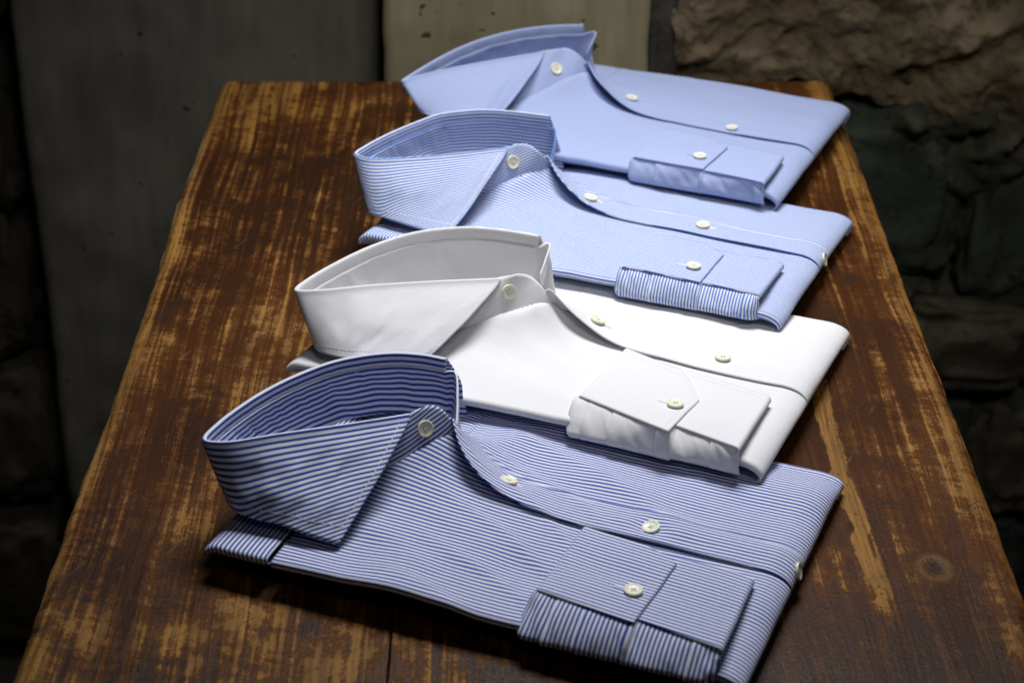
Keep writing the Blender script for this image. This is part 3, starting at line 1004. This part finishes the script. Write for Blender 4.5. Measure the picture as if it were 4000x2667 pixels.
    ring[:14] = (fold - out * (rf + 0.0008) - up * 0.001)[:14] * (1 - ease) + inset[:14] * ease
    top = np.concatenate([top_tab[:-1], ring, top_end[1:]])
    hid1 = c['seam'][2] + (c['BL'] - c['seam'][2]) * 0.55 + np.array([0.004, 0.006, -0.003])
    hid2 = c['BL'] + np.array([0.010, 0.014, -0.004])
    hid3 = c['TL'] + np.array([0.017, 0.026, 0])
    hid3[2] = 0.022
    base_far = []
    for k in range(1, far_n):
        i = idx[k] if k < far_n - 1 else len(dense) - 1
        t = dense[min(i + 3, len(dense) - 1)] - dense[max(i - 3, 0)]
        nn = np.array([t[1], -t[0], 0])
        nn /= np.linalg.norm(nn)
        if np.dot(nn, dense[i] - cen) < 0:
            nn = -nn
        q = dense[i] + nn * min(-0.004, -0.015 + 0.030 * k / far_n)
        q[2] = 0.024 + 0.006 * k / far_n
        base_far.append(q)
    b_end = Ee[-1] + np.array([0.001, 0.002, -0.008])
    bctrl = [c['seam'][0], c['seam'][1], c['seam'][2], hid1, hid2, hid3, *base_far, b_end]
    kB = len(bctrl) - 1
    base = keyed(bctrl, [0, 2, 5, kB - 1, kB], [26, nN, nF, 14])
    # the top has 26 + (nN + nF) + 14 steps as well
    base[:, 2] -= 0.007 * (1 - smoothstep((np.arange(len(base)) - 60) / 30.0)) + 0.002
    nr = 20
    ts = np.linspace(0, 1, nr)
    P = base[:, None, :] * (1 - ts[None, :, None]) + top[:, None, :] * ts[None, :, None]
    for i in range(P.shape[0]):
        s = i / P.shape[0]
        for j in range(nr):
            k = math.sin(math.pi * ts[j])
            if i > 26:
                nn = out[min(max(i - 26, 0), nS - 1)]
                P[i, j] += nn * k * (0.0022 + 0.0014 * vnoise(s * 30, ts[j] * 2, sd + 70) + 0.0016 * vnoise(s * 95, ts[j] * 1.5, sd + 71) * ts[j] ** 2)
            else:
                P[i, j] += np.array([0.5, -0.8, 0]) * k * 0.0015
    v_ = arclen(P, 1)
    vtop = v_[:, [-1]]
    u_ = np.repeat(np.r_[0, np.cumsum(np.linalg.norm(np.diff(top, axis=0), axis=1))][:, None], nr, 1)
    # tab: stripes follow the seam; ring: stripes follow the fold
    wgt = smoothstep((np.arange(P.shape[0]) - 26) / 30.0)[:, None]
    vv = v_ * (1 - wgt) + (v_ - vtop + 0.034) * wgt
    stand = grid_obj('collar_stand', P, np.stack([u_, vv * SC.get('collar', 1.0)], 2), mat, root, 0.0012)
    SP = P

    # stitching along the leaf's front edge, the fold seam and the band
    nl = grid_normals(LP)
    sgn = 1 if np.dot(nl[3, 30], np.array([0.3, -1, 0.4])) > 0 else -1
    i_e = max(1, int(round(0.0055 / (np.linalg.norm(fold[1] - fold[0]) + 1e-9))))
    pts = [LP[i_e, j] + sgn * nl[i_e, j] * 0.0001 for j in range(12, len(cross) - 3)]
    stitch_line('stitching', pts, [sgn * nl[i_e, j] for j in range(12, len(cross) - 3)], thread, leaf)
    pts = [LP[i, -5] + sgn * nl[i, -5] * 0.0001 for i in range(i_e, nN)]
    stitch_line('stitching', pts, [sgn * nl[i, -5] for i in range(i_e, nN)], thread, leaf)
    pts = [LP[i, 1] - out[i] * 0.0002 for i in range(nN + 4, nS - 2)]
    stitch_line('stitching', pts, [-out[i] for i in range(nN + 4, nS - 2)], thread, leaf)
    ns = grid_normals(SP)
    cref = np.array([0.3, -1, 0.4])
    sg2 = 1 if np.dot(ns[14, 8], cref) > 0 else -1
    pts = [SP[i, 3] + sg2 * ns[i, 3] * 0.0002 for i in range(4, 36)]
    stitch_line('stitching', pts, [sg2 * ns[i, 3] for i in range(4, 36)], thread, stand)
    # neck button
    d = np.linalg.norm(SP[:27] - c['btn'], axis=2)
    i, j = np.unravel_index(np.argmin(d), d.shape)
    n_ = sg2 * ns[i, j]
    add_button(stand, tuple(SP[i, j] + n_ * 0.0006), tuple(n_), 0.4)

    # ---- placket buttons
    def buttonhole(parent, pos, along, nrm, ln=0.0135, wd=0.0020):
        a = np.array(along, float)
        a /= np.linalg.norm(a)
        nrm = np.array(nrm, float)
        s = np.cross(nrm, a)
        V, F_ = [], []
        for q in (-1, 1):
            for k in range(9):
                t0 = -1 + 2 * k / 9 + 0.02
                t1 = t0 + 2 / 9 * 0.72
                i_ = len(V)
                for (t, wv, h) in ((t0, 0.15, 0), (t1, 0.15, 0), (t1, 1, 0), (t0, 1, 0), ((t0 + t1) / 2, 0.3, 1), ((t0 + t1) / 2, 0.85, 1)):
                    V.append(np.array(pos) + a * t * ln / 2 + s * q * wv * wd / 2 + nrm * (0.0001 + 0.0004 * h))
                F_ += [(i_, i_ + 1, i_ + 4), (i_ + 1, i_ + 2, i_ + 5, i_ + 4), (i_ + 2, i_ + 3, i_ + 5), (i_ + 3, i_, i_ + 4, i_ + 5)]
        mesh_obj('buttonhole', V, F_, thread, parent)

    for (bx, by) in c['bt']:
        e = 0.003
        z = float(farz(bx, by))
        n_ = np.array([-(float(farz(bx + e, by)) - z) / e, -(float(farz(bx, by + e)) - z) / e, 1.0])
        n_ /= np.linalg.norm(n_)
        p = np.array([bx, by, z])
        add_button(fpan, tuple(p + n_ * 0.0009), tuple(n_), 0.3)
        buttonhole(fpan, p + np.array([0.0035, 0, 0]) + n_ * 0.0001, (1, 0.0, -n_[0]), n_)
    if key in 'AC':
        zt_ = float(farz(-WX, yb + 0.014))
        ph = R(14)
        n_ = np.array([math.cos(ph), 0.1, math.sin(ph)])
        add_button(fpan, (-WX + XR + WX * math.cos(ph) - 0.0004, yb + 0.014, zt_ / 2 + zt_ / 2 * math.sin(ph)), tuple(n_), 0.3)

    # ---- cuff: an upper and a lower layer, each folded round at its outer side
    def cuff_layer(name, Atl, Abl, Bbl, Btl, zlev, r_fold, side, corner, seedc):
        """quad Atl-Abl (folded side) to Btl-Bbl (free or hidden side)"""
        nx_, ny_ = 44, 40
        P = np.zeros((nx_ + 12, ny_, 3))
        Atl, Abl, Bbl, Btl = [np.array(q, float) for q in (Atl, Abl, Bbl, Btl)]
        for j in range(ny_):
            t = j / (ny_ - 1)
            A_ = Abl + (Atl - Abl) * t
            B_ = Bbl + (Btl - Bbl) * t
            for i in range(nx_):
                s = i / (nx_ - 1)
                p = A_ + (B_ - A_) * s
                # cut the free corner
                if corner:
                    p = p.copy()
                    lim = 1 - corner * max(0, (s - 0.62) / 0.38) ** 1.3
                    tt = min(t, lim) if t > 0.4 else t
                    if t > 0.4:
                        tt = 0.4 + (t - 0.4) / 0.6 * (lim - 0.4)
                    A2 = Abl + (Atl - Abl) * tt
                    B2 = Bbl + (Btl - Bbl) * tt
                    p = A2 + (B2 - A2) * s
                z = 0.021 + zlev(s, t) + 0.5 * float(wrinkle(p[0], p[1]))
                P[i + 12, j] = (p[0], p[1], z)
            dirx = (A_ - B_) / np.linalg.norm(A_ - B_)
            z0 = P[12, j, 2]
            for k in range(12):
                a = 90 + (11 - k + 1) * 15            # 105 .. 270
                q = A_ + dirx * r_fold * (-math.cos(R(a)))
                P[k, j] = (q[0], q[1], z0 - r_fold + r_fold * math.sin(R(a)))
        u = arclen(P, 0)
        # stripes of the cuff run along its length
        v = np.zeros_like(u) + P[:, :, 1] * 0.97 + 0.13 * P[:, :, 0]
        return grid_obj(name, P, np.stack([u, v * SC.get('cuff', 1.0)], 2), mat, root, 0.0010, flip=(side > 0)), P

    hl = 0.0062
    cutc = {'A': 0.10, 'B': 0.34, 'C': 0.16, 'D': 0.14}[key]
    tl, bl, o1, o2, rtr, rbr = c['cTL'], c['cBL'], c['co1'], c['co2'], c['crTR'], c['crBR']
    tl = np.array([tl[0], min(tl[1] + 0.002, float(yp(tl[0])) - 0.0065)])
    up_r = o2 + (o1 - o2) * ((tl[1] - bl[1] + 0.004) / max(0.02, (o1[1] - o2[1]))) * 0.98
    up_r = np.array([o1[0] + 0.001, min(tl[1] - 0.004, o1[1] + 0.022)])
    low, lP = cuff_layer('cuff', rtr, rbr, np.array([tl[0] + 0.018, bl[1] + 0.004]), np.array([tl[0] + 0.018, tl[1] - 0.004]),
                         lambda s, t: 0.0038 + 0.0024 * (1 - t) + 0.0002 * math.sin(s * 6), 0.0026, 1, 0.0, 1)
    upp, uP = cuff_layer('cuff', tl, bl, o2, up_r, lambda s, t: 0.0060 + 0.0022 * (1 - t) - 0.0002 * s, 0.0027, -1, cutc, 2)
    # cuff stitching
    full = key == 'B'
    pts = [uP[-4, j] + np.array([0, 0, 0.0002]) for j in range(2, 36)] if full else []
    stitch_line('stitching', pts, [(0, 0, 1)] * len(pts), thread, upp)
    pts = [uP[i, -4] + np.array([0, 0, 0.0002]) for i in range(14, 53)] if full else []
    stitch_line('stitching', pts, [(0, 0, 1)] * len(pts), thread, upp)
    pts = [lP[i, -4] + np.array([0, 0, 0.0002]) for i in range(14, 40)] if full else []
    stitch_line('stitching', pts, [(0, 0, 1)] * len(pts), thread, low)
    d = np.linalg.norm(uP[12:, :, :2] - c['cb'], axis=2)
    i, j = np.unravel_index(np.argmin(d), d.shape)
    p = uP[12 + i, j]
    add_button(upp, tuple(p + np.array([0, 0, 0.0008])), (0.02, -0.06, 1), 0.1)
    buttonhole(upp, p + np.array([-0.0045, 0.001, 0.0003]), (1, -0.15, 0), (0, 0, 1))

    # ---- sleeve rolled under the front edge
    seam_pts = np.array([uP[12, 0] + np.array([-0.003, 0.0, -0.002]), uP[12, 0], uP[-1, 0], lP[12, 0] + np.array([-0.0, 0, 0]), lP[12, 0] + np.array([0.0026, 0.001, -0.0012])])
    nX, nA = 170, 26
    prof_ = spline([(0, 0.05, 0), (0.26, 0.15, 0), (0.58, 0.36, 0), (0.86, 0.62, 0), (1.0, 0.86, 0), (0.75, 1.02, 0), (0.3, 1.06, 0)], 12)[0]
    PT = np.linspace(0, 1, len(prof_))
    PY, PZ = prof_[:, 0], prof_[:, 1]
    sx0, sx1 = bl[0] - 0.004, rbr[0] + 0.002
    P = np.zeros((nX, nA, 3))
    pleats = [sx0 + (sx1 - sx0) * f for f in {'A': (0.14, 0.30, 0.535, 0.86), 'B': (0.10, 0.26, 0.535, 0.84), 'C': (0.08, 0.25, 0.50, 0.9), 'D': (0.20, 0.535, 0.93)}[key]]
    xs = np.sort(np.r_[np.linspace(sx0, sx1, nX - 2 * len(pleats)), np.array(pleats) - 0.00008, np.array(pleats) + 0.00001])
    nX = len(xs)
    P = np.zeros((nX, nA, 3))
    for i, x in enumerate(xs):
        s = (x - sx0) / (sx1 - sx0)
        if x < o2[0]:
            eX, eY, eZ = uP[12:, 0, 0], uP[12:, 0, 1], uP[12:, 0, 2]
        else:
            eX, eY, eZ = lP[12:, 0, 0][::-1], lP[12:, 0, 1][::-1], lP[12:, 0, 2][::-1]
        ys_ = float(np.interp(x, eX, eY)) + 0.0008
        zs_ = float(np.interp(x, eX, eZ)) - 0.0012
        endr = 1 - 0.35 * max(0, 1 - s / 0.05) ** 2 - 0.45 * max(0, 1 - (1 - s) / 0.05) ** 2
        # each pleat lies over the next, a small step that fades away
        st = 0.0
        for pl in pleats:
            st += 0.0014 * math.exp(-max(0, x - pl) / 0.012) * (1 if x >= pl else 0) - 0.0004 * math.exp(-max(0, pl - x) / 0.004) * (1 if x < pl else 0)
        yfront = -0.0025
        for j in range(nA):
            t = j / (nA - 1)
            dz = zs_ - 0.0110
            ry = ys_ - yfront
            y = ys_ + 0.0015 - (ry + 0.0015) * float(np.interp(t, PT, PY)) * endr
            z = zs_ - dz * float(np.interp(t, PT, PZ))
            a = R(90 - 180 * t)
            k = math.sin(math.pi * min(1, t * 1.15))
            cr_ = 0.0014 * vnoise(x * 70 + 1.5 * t, t * 2.2, sd + 80) + 0.0009 * vnoise(x * 190 - 4 * t, t * 3, sd + 81)
            cr_ *= 0.6 + 1.1 * math.exp(-s / 0.12) + 1.3 * math.exp(-(1 - s) / 0.10)
            y -= (st + cr_) * k
            z += (st * 0.6 + cr_ * 0.6) * k * max(0, math.sin(a))
            P[i, j] = (x + 0.002 * (t - 0.2) * (1 if key != 'A' else -2.5 * math.exp(-s / 0.15)), y, z)
    u = arclen(P, 1)
    v = np.repeat(arclen(P, 0)[:, [8]], nA, 1)
    grid_obj('sleeve', P, np.stack([u, v * SC.get('sleeve', 1.0)], 2), mat, root, 0.0009)
    return root


make_shirt('A', M['navy'], M['thread_w'], 'white dress shirt with bold navy blue stripes, nearest on the table')
make_shirt('B', M['white'], M['thread_w'], 'plain white dress shirt folded between the striped ones')
make_shirt('C', M['sky'], M['thread_w'], 'white dress shirt with fine light blue stripes behind the plain white one')
make_shirt('D', M['blue'], M['thread_b'], 'plain pale blue dress shirt, farthest along the table')
